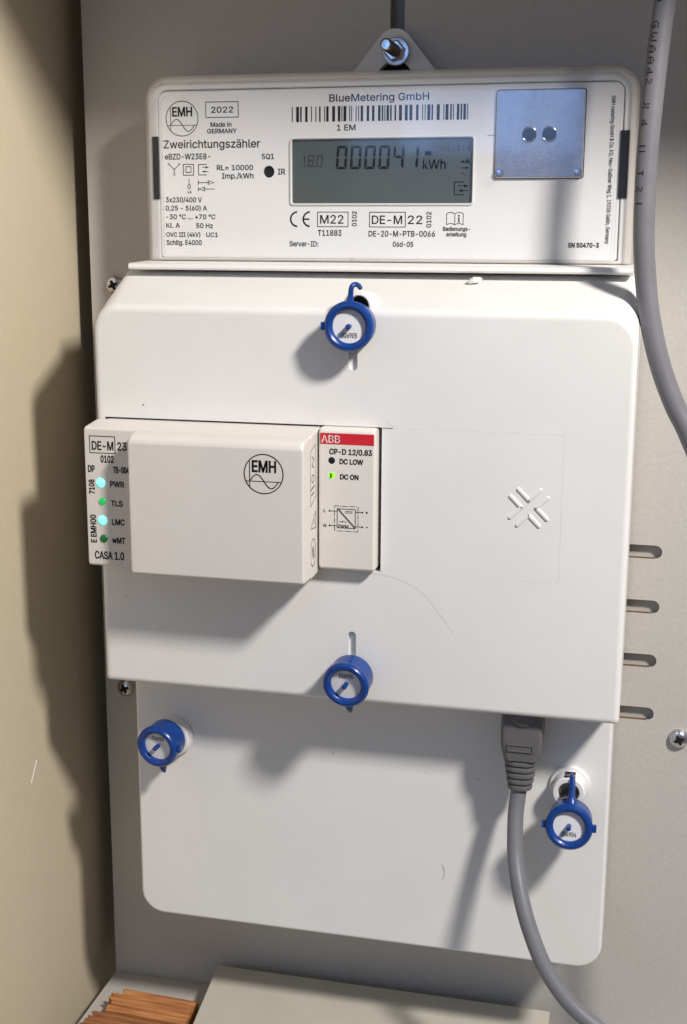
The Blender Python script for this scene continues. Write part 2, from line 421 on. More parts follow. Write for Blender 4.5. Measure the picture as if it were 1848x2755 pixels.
# raw lower lips of the slots
for i in range(4):
    bm = bmesh.new()
    box_bm(bm, 160, 178.6+0.1*i, 62.1, 62.9, -87.72-19.83*i, -87.38-19.83*i, 0.0)
    obj('slot_edge', bm, M_RUST, pl)
box('slot_backing', 140, 205, 65.0, 67, -160, -70, M_SHEET, pl, 0.2)
box('slot_backing', 78, 93, 69, 71, 75, 150, M_SHEET, pl, 0.2)
box('ledge', -29, 330, 5, 61.9, -279, -277.5, M_SHEET, pl, 0.25)
def pan_screw(name, x, z, label, r=3.5):
    o = root(name, label, 'screw', (x, 62, z), 'screws in the mounting plate')
    bm = bmesh.new(); lathe(bm, [(r*.98, -0.05), (r, -0.7), (r*.93, -1.5), (r*.72, -2.2), (r*.45, -2.55), (0.02, -2.65)], (x, 62, z), 36); obj('head', bm, M_STEEL, o)
    bm = bmesh.new(); P = []
    for k in range(24):
        a = 2*math.pi*k/24; q = r*(0.56 if k % 6 in (0,) else 0.50 if k % 6 in (1, 5) else 0.30); P.append((x+q*math.cos(a+.4), z+q*math.sin(a+.4)))
    loft(bm, [[(a, 62-2.75, b) for a, b in P], [(a, 62-2.4, b) for a, b in P]]); obj('drive_recess', bm, M_DARK, o)
pan_screw('plate_screw', -19.3, 3.7, 'zinc screw half hidden by the sloping upper left corner of the white cover')
pan_screw('plate_screw', -20.2, -152.3, 'dark shadowed screw in the plate under the cover beside the lower left seal')
pan_screw('plate_screw', 190.6, -152.8, 'bright zinc screw on the plate at the right edge below the slots')

# ================================================================== hanging bolt
hb = root('hanging_bolt', 'threaded steel stud with flanged nut holding the lug above the meter', 'bolt', (86, 62, 81.6))
bm = bmesh.new()
prof = [(0.02, -23.4), (1.55, -23.3), (1.75, -23.0)]
y = -22.8
while y < 0: prof += [(1.98, y), (1.72, y+0.35)]; y += 0.7
lathe(bm, prof, (86, 62, 81.7), 28); obj('stud', bm, M_BLACKSTEEL, hb, 60)
bm = bmesh.new(); lathe(bm, [(0.02, -23.75), (1.3, -23.72), (1.62, -23.45)], (86, 62, 81.7), 28); obj('stud_tip', bm, M_STEEL, hb)
bm = bmesh.new()
hexl = lambda r, y: [(86+r*math.cos(math.radians(60*k+12)), y, 81.6+r*math.sin(math.radians(60*k+12))) for k in range(6)]
loft(bm, [hexl(2.9, 52.0), hexl(3.5, 52.5), hexl(3.5, 55.5)]); obj('nut', bm, M_STEEL, hb, 20)
bm = bmesh.new(); lathe(bm, [(2.0, 54.6), (4.3, 54.8), (4.6, 55.2), (4.6, 55.8), (2.0, 55.9)], (86, 0, 81.6), 40); obj('washer', bm, M_STEEL, hb)

# ================================================================== electricity meter
me_ = root('electricity_meter', 'white electricity meter with grey display and clear front above the terminal cover', 'electricity meter', (85, 58, 13))
bm = bmesh.new(); rslab(bm, 5.0, 165.0, 13.3, 72.3, 39.5, 60, (7, 7, 1, 1), 0.7); obj('housing', bm, M_METER, me_)
bm = bmesh.new()
ringl = lambda i, y, r: rrect(4.8+i, 165.2-i, 13.3+i*.3, 72.5-i, y, (r, r, .5, .5), 9)
loft(bm, [ringl(.3, 39.45, 6.8), ringl(0, 38.9, 7), ringl(.25, 38.1, 6.8), ringl(.7, 37.9, 6.4), ringl(3.2, 37.9, 4), ringl(3.5, 38.3, 3.7), ringl(3.5, 39.45, 3.7)], False, False)
obj('housing_rim', bm, M_METER, me_)
# hanging lug
bm = bmesh.new(); lug = []
for k in range(13):
    a = math.radians(32+116*k/12); lug.append((85.3+6.2*math.cos(a), 82.9+6.2*math.sin(a)))
lug = [(99.5, 74.0), (99.5, 75.2)]+lug+[(71.1, 75.4), (71.1, 74.0), (71.1, 70), (99.5, 70)]
loft(bm, [[(a, 56.6, b) for a, b in lug], [(a, 60.5, b) for a, b in lug]])
ml = from_bm(bm)
bm = bmesh.new(); lathe(bm, [(6.3, 50), (6.3, 70)], (85.4, 0, 72.6), 36); c1 = from_bm(bm)
bm = bmesh.new(); lathe(bm, [(2.4, 50), (2.4, 70)], (86, 0, 81.6), 24); c2 = from_bm(bm)
ml = boolean(ml, [c1, c2]); link('hanging_lug', ml, M_LUG, me_)
bm = bmesh.new(); lathe(bm, [(6.2, 60.2), (6.2, 61.5)], (85.4, 0, 72.6), 36); obj('keyhole_shade', bm, M_DARK, me_)  # near-black disc added behind the keyhole; its colour stands in for shade
# shelf flange between meter and cover
bm = bmesh.new()
prof = [(21.0, 10.9), (20.8, 11.3), (21.0, 12.2), (21.8, 12.7), (36, 13.1), (40, 13.2), (40, 11.6), (21.6, 10.6)]
loft(bm, [[(x, a, b) for a, b in prof] for x in (3.2, 3.6, 166.6, 167.0)]); obj('lower_flange', bm, M_COVER, me_)
# face plate with openings for the display and the service lamp
bm = bmesh.new(); loft(bm, [rrect(8.6, 161.4, 14.4, 68.6, 38.0, (3, 3, 1, 1)), rrect(8.6, 161.4, 14.4, 68.6, 39.4, (3, 3, 1, 1))])
face = from_bm(bm); face.materials.append(M_LABEL)
bm = bmesh.new(); lathe(bm, [(1.95, 30), (1.95, 45)], (46.95, 0, 42.5), 32); hole = from_bm(bm)
face = boolean(face, [cut_rr(54.9, 114.9, 32.25, 52.7, 30, 45, 0.6), hole])
fp = link('faceplate', face, M_LABEL, me_)
bm = bmesh.new(); lathe(bm, [(1.94, 38.9), (1.94, 39.3)], (46.95, 0, 42.5), 32); obj('service_lamp', bm, M_DARK, me_)
P = Print(38.0)
for (s, x, z, wd, h, rot, bold, _p) in [
    ('2022', 27.22, 61.58, 7.57, 1.86, 0, 0, 38.0),
    ('Made in', 26.95, 57.1, 7.21, 1.43, 0, 0, 38.0),
    ('GERMANY', 25.73, 55.0, 10.26, 1.43, 0, 0, 38.0),
    ('Zweirichtungszähler', 10.16, 50.36, 33.91, 2.54, 0, 0, 38.0),
    ('eBZD-W23E8-', 10.5, 46.73, 16.01, 1.8, 0, 0, 38.0),
    ('5Q1', 44.66, 46.57, 4.11, 1.65, 0, 0, 38.0),
    ('RL= 10000', 28.89, 43.11, 12.64, 1.61, 0, 0, 38.0),
    ('Imp./kWh', 30.66, 40.4, 10.97, 1.68, 0, 0, 38.0),
    ('IR', 50.15, 41.58, 2.45, 1.82, 0, 0, 38.0),
    ('L3', 18.38, 35.72, 1.27, 0.59, 0, 0, 38.0),
    ('3x230/400 V', 10.45, 32.68, 12.88, 1.59, 0, 0, 38.0),
    ('0,25 - 5(60) A', 10.37, 29.98, 14.69, 1.54, 0, 0, 38.0),
    ('-30 °C ... +70 °C', 10.43, 27.1, 17.61, 1.54, 0, 0, 38.0),
    ('Kl. A', 10.42, 24.26, 4.82, 1.54, 0, 0, 38.0),
    ('50 Hz', 21.25, 24.17, 5.85, 1.54, 0, 0, 38.0),
    ('OVC III (4kV)', 10.33, 21.25, 12.2, 1.43, 0, 0, 38.0),
    ('UC1', 24.76, 21.24, 4.06, 1.41, 0, 0, 38.0),
    ('Schltg. E4000', 10.39, 18.52, 12.6, 1.61, 0, 0, 38.0),
    ('EMH', 13.52, 60.66, 6.87, 2.86, 0, 1, 38.0),
    ('BlueMetering GmbH', 67.68, 64.4, 32.73, 2.22, 0, 0, 38.0),
    ('1 EM', 70.23, 55.35, 6.18, 1.77, 0, 0, 38.0),
    ('M22', 64.62, 25.76, 7.87, 2.7, 0, 0, 38.0),
    ('T11883', 63.82, 21.83, 8.02, 1.78, 0, 0, 38.0),
    ('DE-M', 82.18, 25.68, 10.03, 2.64, 0, 0, 38.0),
    ('22', 94.16, 25.7, 4.75, 2.62, 0, 0, 38.0),
    ('DE-20-M-PTB-0066', 81.12, 21.66, 22.03, 1.76, 0, 0, 38.0),
    ('Server-ID:', 54.03, 18.3, 9.92, 1.67, 0, 0, 38.0),
    ('06d-05', 89.26, 18.38, 6.75, 1.6, 0, 0, 38.0),
    ('Bedienungs-', 105.81, 23.54, 8.73, 1.24, 0, 0, 38.0),
    ('anleitung', 106.92, 21.82, 6.48, 1.24, 0, 0, 38.0),
    ('0102', 76.96, 24.94, 4.77, 1.5, 1, 0, 38.0),
    ('0102', 101.85, 24.59, 4.92, 1.55, 1, 0, 38.0),
    ('EN 50470-3', 146.27, 18.52, 9.43, 1.38, 0, 1, 38.0),
    ('EMH metering GmbH & Co. KG, Neu-Galliner Weg 1, 19258 Gallin, Germany', 157.65, 64.45, 44.79, 1.24, -1, 1, 38.0),
    ]: P.text(s, x, z, wd, h, rot, bold, .05 if rot < 0 else None)
LW = 0.22
P.frame(25.3, 60.1, 36.6, 65.0, LW); P.frame(63.7, 24.75, 74.1, 29.45, LW); P.frame(81.35, 24.7, 93.3, 29.4, LW)
logo(P, 16.87, 59.88, 5.66, 5.6, 0.24)
# symbols
for dx, dz in ((-1.7, 1.6), (1.7, 1.6), (0, -1.5)):
    P.line([(13.7, 43.4), (13.7+dx, 43.4+dz)], LW); P.circle(13.7+dx*1.12, 43.4+dz*1.12, .26, .26, .15, n=16)
P.frame(17.0, 41.55, 20.6, 45.1, LW); P.frame(17.9, 42.45, 19.7, 44.3, LW)
P.line([(25.3, 45.0), (22.4, 45.0), (22.4, 41.6), (25.3, 41.6)], LW)
P.line([(23.6, 44.1), (26.0, 44.1)], .17); P.poly([(24.9, 43.75), (26.0, 44.1), (24.9, 44.45)])
P.line([(23.6, 42.7), (26.0, 42.7)], .17); P.poly([(24.7, 42.35), (23.6, 42.7), (24.7, 43.05)])
P.line([(18.92, 40.4), (18.92, 38.5)], LW); P.circle(18.92, 37.95, .52, .52, .2, n=24); P.line([(18.3, 37.0), (19.5, 37.0)], .15)
P.line([(22.2, 39.1), (26.2, 39.1)], LW); P.line([(22.2, 39.8), (22.2, 38.4)], LW); P.line([(25.7, 39.75), (27.8, 39.1), (25.7, 38.5)], .2, True)
P.line([(28.0, 37.0), (24.0, 37.0)], LW); P.line([(22.2, 37.7), (22.2, 36.3)], LW); P.line([(24.4, 37.65), (22.4, 37.0), (24.4, 36.4)], .2, True)
# bar code
x = 55.0; rb = random.Random(3); k = 0
while x < 113.0:
    bw = rb.choice((.28, .28, .5, .8, .95)); gp = rb.choice((.4, .4, .55, .95, 1.2))
    P.rect(x, 58.15, min(x+bw, 113.1), 62.95); x += bw+gp
# CE mark
P.circle(56.9, 27.15, 2.45, 2.35, .55, 95, 265, 24); P.circle(61.25, 27.15, 2.45, 2.35, .55, 95, 265, 24); P.line([(59.1, 27.15), (60.9, 27.15)], .5)
# booklet with an i
P.line([(109.6, 28.9), (108.9, 29.3), (108.0, 29.4), (106.9, 29.0), (106.9, 25.5), (108.0, 25.9), (108.9, 25.8), (109.6, 25.4), (110.3, 25.8), (111.2, 25.9), (112.3, 25.5), (112.3, 29.0), (111.2, 29.4), (110.3, 29.3)], .2, True)
P.line([(109.6, 28.9), (109.6, 25.4)], .2); P.dot(110.9, 28.3, .3); P.line([(110.9, 27.7), (110.9, 26.3)], .4); P.line([(110.5, 26.35), (111.3, 26.35)], .2); P.line([(110.5, 27.6), (110.9, 27.6)], .2)
# beam symbol beside the optical port
P.build('printing', M_INK, fp)
P = Print(38.0)
P.line([(119.5, 53.2), (121.6, 53.2)], .2)
P.build('faint_printing', M_GREYINK, fp)
# display
bm = bmesh.new()
lo = lambda i, y: rrect(54.9-i, 114.9+i, 32.25-i, 52.7+i, y, 0.6+i)
loft(bm, [lo(0.02, 38.6), lo(0.02, 37.7), lo(0.25, 37.45), lo(0.6, 37.55), lo(0.75, 37.95), lo(0.75, 37.97)], False, False); obj('display_bezel', bm, M_METER, me_)
bm = bmesh.new(); box_bm(bm, 54.95, 114.85, 38.6, 39.3, 32.3, 52.65, 0.0); dsp = obj('display', bm, M_LCD, me_)
P = Print(38.6, 0.06)
for i, ch in enumerate('000041'): seven(P, ch, 69.7+4.74*i, 43.1, 3.6, 7.45, 0.86)
for (s, x, z, wd, h, rot, bold, _p) in [
    ('kWh', 98.73, 43.04, 7.38, 2.91, 0, 1, 38.6),
    ('L1 L2 L3', 105.21, 48.82, 8.8, 1.56, 0, 0, 38.6),
    ('+A', 111.08, 44.68, 2.84, 1.48, 0, 1, 38.6),
    ]:
    if s != 'L1 L2 L3': P.text(s, x, z, wd, h, rot, bold)
P.rect(99.3, 47.2, 101.45, 48.7)
P.line([(111.1, 43.3), (113.2, 43.3)], .22); P.poly([(112.6, 42.85), (113.8, 43.3), (112.6, 43.75)]); P.line([(111.3, 41.5), (112.4, 41.5)], .2)
P.line([(112.3, 38.9), (109.1, 38.9), (109.1, 34.9), (112.3, 34.9)], .3)
P.line([(110.2, 37.7), (112.8, 37.7)], .22); P.poly([(112.3, 37.2), (113.8, 37.7), (112.3, 38.2)]); P.line([(111.2, 36.2), (113.6, 36.2)], .22); P.poly([(111.8, 35.7), (110.3, 36.2), (111.8, 36.7)])
P.build('segments', M_SEG, dsp)
P = Print(38.6, 0.06)
seven(P, '1', 57.2, 44.0, 1.9, 3.75, 0.36); seven(P, '8', 60.2, 44.0, 1.9, 3.75, 0.36); seven(P, '0', 63.2, 44.0, 1.9, 3.75, 0.36)
P.rect(59.55, 44.0, 59.9, 44.35); P.rect(62.5, 44.0, 62.85, 44.35)
P.text('L1 L2 L3', 105.21, 48.82, 8.8, 1.56, 0, 0); P.circle(101.85, 49.3, .75, 1.2, .24, 0, 180, 16); P.line([(102.6, 49.3), (102.6, 48.75)], .24)
P.build('faint_segments', M_SEGFAINT, dsp)
# optical port: zinc plate with two lenses and two pegs
bm = bmesh.new(); rslab(bm, 122.2, 149.8, 39.95, 66.75, 36.9, 38.6, 0.9, 0.45); port = obj('optical_port', bm, M_ZINC, me_)
bm = bmesh.new(); rslab(bm, 121.95, 150.05, 39.7, 67.0, 37.9, 38.5, 1.0, 0.05); obj('port_gap', bm, M_DARK, port)
for cx in (132.75, 139.0):
    bm = bmesh.new(); lathe(bm, [(1.8, 36.86), (1.82, 36.45), (2.0, 36.4), (2.2, 36.5), (2.25, 36.88)], (cx, 0, 53.2), 36, False); ln = obj('lens_ring', bm, M_DARK, port)
    bm = bmesh.new()
    for a0 in (35, 215): tube(bm, [(cx+2.15*math.cos(math.radians(a0+k*13.7)), 36.5, 53.2+2.15*math.sin(math.radians(a0+k*13.7))) for k in range(9)], .34, 8, 3)
    obj('lens_clasp', bm, M_STEEL, ln)
    bm = bmesh.new(); lathe(bm, [(0.02, 36.30), (1.2, 36.34), (1.95, 36.45), (2.0, 36.86)], (cx, 0, 53.2), 32); obj('lens', bm, M_DARK, ln)
for cx in (123.6, 148.3):
    bm = bmesh.new(); lathe(bm, [(0.9, 34.4), (1.15, 34.7), (1.15, 36.9)], (cx, 0, 41.6), 24); obj('peg', bm, M_CLEAR, port)
    bm = bmesh.new(); lathe(bm, [(0.6, 36.6), (1.3, 36.7), (1.3, 36.88)], (cx, 0, 41.6), 24); obj('peg_base', bm, M_STEEL, port)
for k in range(3):
    pass
# dark clips seen through the clear front
for (x0, x1) in ((6.1, 8.4), (160.9, 163.9)):
    box('side_clip', x0, x1, 37.4, 39.5, 33.7, 54.2, M_CLIP, me_, 0.2)
# clear front: rounded rim, step, raised pane, 0.8 mm thick
def cl(i, y, r):
    return rrect(3.8+i, 166.2-i, 13.2+i*0.28, 73.7-i, y, (max(.3, r), max(.3, r), .5, .5), 9)
outer = [cl(0, 43, 8), cl(0, 38.6, 8), cl(.35, 37.6, 7.7), cl(1.1, 36.85, 7.0), cl(2.3, 36.5, 6.0), cl(5.3, 36.4, 3.6), cl(5.5, 36.2, 3.4), cl(5.75, 34.5, 3.2), cl(5.95, 34.15, 3.0), cl(6.4, 34.0, 2.7)]
inner = [cl(7.2, 34.7, 2.2), cl(6.6, 34.9, 2.5), cl(6.4, 37.1, 2.7), cl(5.6, 37.2, 3.3), cl(2.6, 37.2, 5.6), cl(1.6, 37.6, 6.5), cl(.9, 38.6, 7.2), cl(.9, 43, 7.2)]
bm = bmesh.new()
ro = [[bm.verts.new(p) for p in l] for l in outer]; ri = [[bm.verts.new(p) for p in l] for l in inner]
def skin(rows):
    for a, b in zip(rows, rows[1:]):
        for i in range(len(a)):
            j = (i+1) % len(a); bm.faces.new((a[i], a[j], b[j], b[i]))
skin(ro); skin(ri); bm.faces.new(ro[-1]); bm.faces.new(list(reversed(ri[0]))); skin([ri[-1], ro[0]])
nrow = len(ro[0]); rim = set()
for k in range(0, 5): rim |= {id(v) for v in ro[k]}
for k in range(4, 8): rim |= {id(v) for v in ri[k]}
for f in bm.faces:
    if all(id(v) in rim for v in f.verts): f.material_index = 1
cf = from_bm(bm); cf.materials.append(M_CLEAR); cf.materials.append(M_FROST); link('clear_front', cf, M_CLEAR, me_, 25)
# moulded nub of the front just above the flange
bm = bmesh.new(); lathe(bm, [(0.6, 33.7), (0.8, 33.8), (0.8, 34.1)], (76.3, 0, 14.2), 20); obj('moulding_nub', bm, M_CLEAR, me_)

# ================================================================== terminal cover
tc = root('terminal_cover', 'large white plastic terminal cover with sloping top and raised cross emblem', 'terminal cover', (85, 60, -126))
def tl(y, i, top, r, rb=1.2): return rrect(-0.9+i, 170-i, -126.3+i, top, y, (max(.4, r), max(.4, r), rb, rb), 9)
loops = [tl(0, 2.0, -2.3, 8), tl(.12, 1.2, -1.5, 8.2), tl(.45, .55, -.75, 8.3), tl(1.0, .15, -.1, 8.3), tl(1.9, 0, .5, 8.0),
         tl(8, 0, 2.85, 6.8), tl(16, 0, 5.75, 5.0), tl(24, 0, 8.6, 3.2), tl(28.0, 0, 9.9, 2.2), tl(28.6, .1, 10.0, 2.0), tl(60, .1, 10.2, 2.0)]
bm = bmesh.new(); loft(bm, loops); shell = from_bm(bm); shell.materials.append(M_COVER)
cuts = [cut_box(2.2, 94.1, -6, 24, -82.0, -35.9),
        cut_rr(83.4, 86.2, -18.6, -6.0, -5, 1.6, 1.35), cut_rr(83.7, 86.3, -112, -102.4, -5, 1.8, 1.25)]
# hairline groove of the blank opening
cuts += [cut_box(94.6, 149.6, -1, 0.05, -36.28, -36.16), cut_box(149.62, 149.76, -1, 0.07, -82.0, -36.15), cut_box(136, 149.8, -1, 0.06, -82.12, -82.0), cut_box(94.4, 97.5, -1, 0.6, -36.3, -35.95)]
bm = bmesh.new(); lathe(bm, [(3.1, -10), (3.1, 14)], (86.2, 0, 0.9), 32); cuts.append(from_bm(bm))
shell = boolean(shell, cuts)
link('shell', shell, M_COVER, tc, 30)
bm = bmesh.new(); lathe(bm, [(3.1, 10), (3.1, 1.2), (3.4, 0.9), (4.2, 1.0), (4.9, 1.6), (5.0, 3.0), (5.0, 9)], (86.2, 0, 0.9), 40, False); obj('screw_boss', bm, M_COVER, tc)
bm = bmesh.new(); lathe(bm, [(0.02, 4.0), (3.05, 4.2), (3.05, 9)], (86.2, 0, 0.9), 32); obj('boss_screw', bm, M_DARK, tc)  # dark screw hole: the shade inside it is put into the disc's colour
# raised emblem: four chevrons back to back
def ridge(bm, a, b, r=0.62):
    a = Vector((a[0], 0, a[1])); b = Vector((b[0], 0, b[1])); d = (b-a).normalized(); nrm = Vector((-d.z, 0, d.x))
    out = []
    for (rr, y) in ((r, 0.05), (r, -.16), (r*.75, -.34), (r*.3, -.42)):
        L = []
        for k in range(9): t = math.radians(-90+180*k/8); q = b + d*rr*math.cos(t) + nrm*rr*math.sin(t)*1; L.append((q.x, y, q.z))
        for k in range(9): t = math.radians(90+180*k/8); q = a + d*rr*math.cos(t) + nrm*rr*math.sin(t)*1; L.append((q.x, y, q.z))
        out.append(L)
    loft(bm, out)
bm = bmesh.new()
EC = (139.95, -58.8); q = 2.3; e = 5.6
for (sx, sz, horiz) in ((0, 1, False), (0, -1, False), (-1, 0, True), (1, 0, True)):
    tip = (EC[0]+sx*q, EC[1]+sz*q)
    for s in (-1, 1):
        end = (EC[0]+sx*e, EC[1]+s*(e-q)) if horiz else (EC[0]+s*(e-q), EC[1]+sz*e)
        ridge(bm, tip, end)
obj('cross_emblem', bm, M_COVER, tc)

for q_ in ([(14.5, 9.0, 4.35), (15.2, 8.6, 4.3), (16.4, 8.7, 4.25)], [(96.0, -.03, -34.2), (97.0, -.1, -35.1), (98.4, -.04, -35.2)]):
    bm = bmesh.new(); tube(bm, q_, .05 if q_[0][2] > -90 else .03, 6, 5); obj('lint', bm, M_FLAKE if q_[0][2] > -90 else M_HAIR, tc)

# ================================================================== lower cover
lc = root('lower_cover', 'plain white lower cover plate with rounded bottom corners under the terminal cover', 'cover', (85, 60, -222))
bm = bmesh.new()
rslabL = lambda i, y: rrect(1.2+i, 168-i, -222.9+i, -126.5, y, (.2, .2, max(.3, 8.5-i), max(.3, 8.5-i)), 9)
loft(bm, [rslabL(1.2, 20), rslabL(.6, 20.12), rslabL(.2, 20.5), rslabL(0, 21.2), rslabL(0, 60)]); obj('shell', bm, M_COVER, lc)
def boss(cx, cz, y0, rb, rc, name='screw_boss'):
    bm = bmesh.new()
    lathe(bm, [(3.4, 19.95), (3.4, y0+.3), (3.7, y0), (rc-.4, y0), (rc, y0+.5), (rc+.15, 18.4), (rb-.3, 18.5), (rb, 19.0), (rb, 19.98)], (cx, 0, cz), 44, False)
    o = obj(name, bm, M_COVER, lc)
    bm = bmesh.new(); lathe(bm, [(0.02, y0+1.6), (2.0, y0+1.5), (3.35, y0+1.9), (3.35, 19.9)], (cx, 0, cz), 32); obj('boss_screw', bm, M_BLACKSTEEL, o)
    return o
boss(15.2, -152.4, 16.0, 7.6, 7.0)
bR = boss(155.0, -156.0, 12.6, 6.6, 5.3)
box('seal_eye', 153.6, 156.9, 13.0, 17.2, -151.05, -150.45, M_DARK, bR, 0.0)
bm = bmesh.new(); box_bm(bm, 153.7, 156.8, 13.3, 15.0, -150.9, -150.40, 0.0); obj('eye_glint', bm, M_STEEL, bR)

# ================================================================== gateway module
gw = root('gateway_module', 'light grey communication gateway with four green lamps plugged into the terminal cover', 'gateway', (37, 0, -59))
def xprof(name, x0, x1, prof, material, parent, bev=0.5):
    """prism along X: profile of (y, z) with slightly inset, softened end faces"""
    bm = bmesh.new(); cy = sum(p[0] for p in prof)/len(prof); cz = sum(p[1] for p in prof)/len(prof)
    def L(x, i): return [(x, a+(i if a < cy else -i)*.8, b+(i if b < cz else -i)) for a, b in prof]
    loft(bm, [L(x0, bev), L(x0+bev*.3, bev*.3), L(x0+bev, 0), L(x1-bev, 0), L(x1-bev*.3, bev*.3), L(x1, bev)])
    return obj(name, bm, material, parent, 25)
def soft(prof, r=0.5):          # cut every corner of a profile twice to soften it
    for s in (r, r*.4):
        out = []; n = len(prof)
        for i in range(n):
            p = Vector(prof[i]); a = Vector(prof[i-1]); b = Vector(prof[(i+1) % n])
            out.append(tuple(p+(a-p).normalized()*min(s, (a-p).length*.4))); out.append(tuple(p+(b-p).normalized()*min(s, (b-p).length*.4)))
        prof = out
    return prof
gb = xprof('body', -0.2, 74.45, soft([(-0.25, -36.4), (-11.5, -37.7), (-11.5, -83.0), (-0.25, -82.7)], .7), M_MODULE, gw, .6)
box('rear_part', 3.0, 74.3, -0.2, 14, -81.6, -36.5, M_MODULE, gw, 0.3)
blk = xprof('raised_housing', 18.2, 74.55, soft([(-11.3, -37.6), (-18.6, -38.3), (-20.5, -40.1), (-20.5, -82.4), (-11.3, -82.75)], .7), M_MODULE, gw, 1.0)
for (cx, cz, r, mt) in ((5.1, -55.45, 1.55, M_LED_ON), (5.5, -61.5, 1.25, M_LED_MID), (5.3, -67.7, 1.55, M_LED_ON), (5.5, -73.75, 1.35, M_LED_DIM)):
    bm = bmesh.new(); lathe(bm, [(0.02, -12.1), (r*.5, -12.05), (r*.85, -11.8), (r, -11.45)], (cx, 0, cz), 28); obj('indicator_light', bm, mt, gw)
P = Print(-11.5)
for (s, x, z, wd, h, rot, bold, _p) in [
    ('DE-M', 2.59, -44.83, 7.2, 2.71, 0, 0, -11.5),
    ('23', 11.24, -44.74, 3.03, 2.56, 0, 0, -11.5),
    ('0102', 5.44, -48.8, 4.32, 2.17, 0, 0, -11.5),
    ('DP', 0.99, -52.08, 2.17, 2.11, 0, 0, -11.5),
    ('TB-004', 9.52, -52.08, 5.35, 1.97, 0, 0, -11.5),
    ('PWR', 8.37, -56.67, 4.69, 1.83, 0, 0, -11.5),
    ('TLS', 8.44, -62.88, 3.87, 1.78, 0, 0, -11.5),
    ('LMC', 8.54, -69.0, 4.23, 1.84, 0, 0, -11.5),
    ('wMT', 8.44, -75.02, 4.32, 1.83, 0, 0, -11.5),
    ('CASA 1.0', 2.28, -80.48, 9.92, 2.44, 0, 0, -11.5),
    ('E EMH00', 2.99, -75.12, 9.02, 1.87, 1, 0, -11.5),
    ('7108', 2.88, -59.12, 4.53, 1.8, 1, 0, -11.5),
    ]: P.text(s, x, z, wd, h, rot, bold, .15)
P.frame(1.8, -45.85, 10.4, -40.45, .24); P.build('printing', M_INK, gb)
P = Print(-20.5)
for (s, x, z, wd, h, rot, bold, _p) in [
    ('EMH', 58.56, -47.74, 7.36, 3.43, 0, 1, -20.5),
    ]: P.text(s, x, z, wd, h, rot, bold)
logo(P, 62.1, -48.35, 6.1, 6.0, 0.32); P.build('printing', M_INK, blk)
# sticker on the right flank of the housing
P = Print(0, 0, place=lambda a, b: (74.62, a, b))
P.line([(-12.6, -42.5), (-6.5, -40.8), (-5.6, -57.2), (-12.6, -59.6)], .22, True)
P.line([(-10.8, -44), (-8.2, -45.4), (-10.6, -46.8), (-8.0, -48)], .25); P.circle(-9.4, -51.2, 1.5, 1.2, .3); P.line([(-11.6, -54.4), (-7.4, -53.6)], .5); P.line([(-11.2, -56.2), (-8, -55.6)], .5)
P.line([(-12.2, -66.6), (-6.2, -62.0), (-6.0, -67.2)], .28, True); P.line([(-8.1, -64.2), (-8.1, -65.8)], .3)
P.circle(-9.2, -74.6, 3.0, 4.4, .26); P.line([(-10.6, -72.4), (-9.2, -76.8)], .35); P.line([(-8.6, -72.4), (-8.2, -76.4)], .35); P.line([(-9.8, -73), (-8.4, -76)], .3)
P.build('flank_printing', M_GREYINK, blk)

# ================================================================== power supply
ps = root('power_supply', 'narrow grey power supply module with red band beside the gateway', 'power supply', (84, 0, -58))
pb = xprof('body', 74.95, 92.95, soft([(12, -36.6), (-3.2, -35.95), (-4.5, -36.9), (-4.5, -80.7), (-3.6, -81.2), (12, -81.2)], .45), M_PSU, ps, .9)
P = Print(-4.5, 0.05); P.rect(75.6, -41.05, 92.6, -37.6); rb_ = P.build('red_band', M_RED, ps)
P = Print(-4.5)
W = Print(-4.5, 0.10)
for (s, x, z, wd, h, rot, bold, _p) in [
    ('CP-D 12/0.83', 78.57, -44.12, 13.38, 1.65, 0, 1, -4.5),
    ('DC LOW', 81.84, -47.09, 7.35, 1.54, 0, 1, -4.5),
    ('DC ON', 82.02, -51.86, 5.72, 1.5, 0, 1, -4.5),
    ('L', 76.72, -62.56, 0.66, 0.98, 0, 1, -4.5),
    ('N', 76.68, -67.32, 0.87, 0.94, 0, 1, -4.5),
    ('PWM', 81.49, -67.32, 3.17, 0.99, 0, 1, -4.5),
    ('ABB', 76.0, -40.55, 5.86, 2.29, 0, 1, -4.5),
    ]:
    if s == 'ABB': W.text(s, x, z, wd, h, rot, bold, .06)
    else: P.text(s, x, z, wd, h, rot, bold, .05 if s in ('L', 'N', 'PWM') else None)
W.build('lettering', M_WHITEINK, rb_)
R = Print(-4.5, 0.13); R.line([(75.8, -39.42), (82.2, -39.42)], .09)
for xx in (77.1, 79.0, 80.95): R.line([(xx, -40.7), (xx, -38.1)], .09)
R.build('letter_gap', M_RED, rb_)
P.frame(81.07, -67.35, 86.85, -61.3, .2)
P.line([(81.2, -61.4), (86.6, -67.25)], .16); P.line([(81.55, -61.4), (86.8, -67.05)], .16)
def dashdot(a, b):
    a = Vector(a); b = Vector(b); L = (b-a).length; d = (b-a)/L; t = 0
    while t < L-.2:
        P.line([a+d*t, a+d*min(L, t+1.5)], .18); t += 2.0
        if t < L: P.line([a+d*(t-.15), a+d*(t+.15)], .2); t += .5
x0, x1, z0, z1 = 80.2, 87.75, -68.35, -60.4
dashdot((x0, z1), (x1, z1)); dashdot((x1, z1), (x1, z0)); dashdot((x1, z0), (x0, z0)); dashdot((x0, z0), (x0, z1))
for zz in (-62.1, -66.75):
    P.line([(78.6, zz), (81.0, zz)], .2); P.dot(78.6, zz, .28); P.line([(86.9, zz), (89.1, zz)], .2); P.dot(89.1, zz, .28)
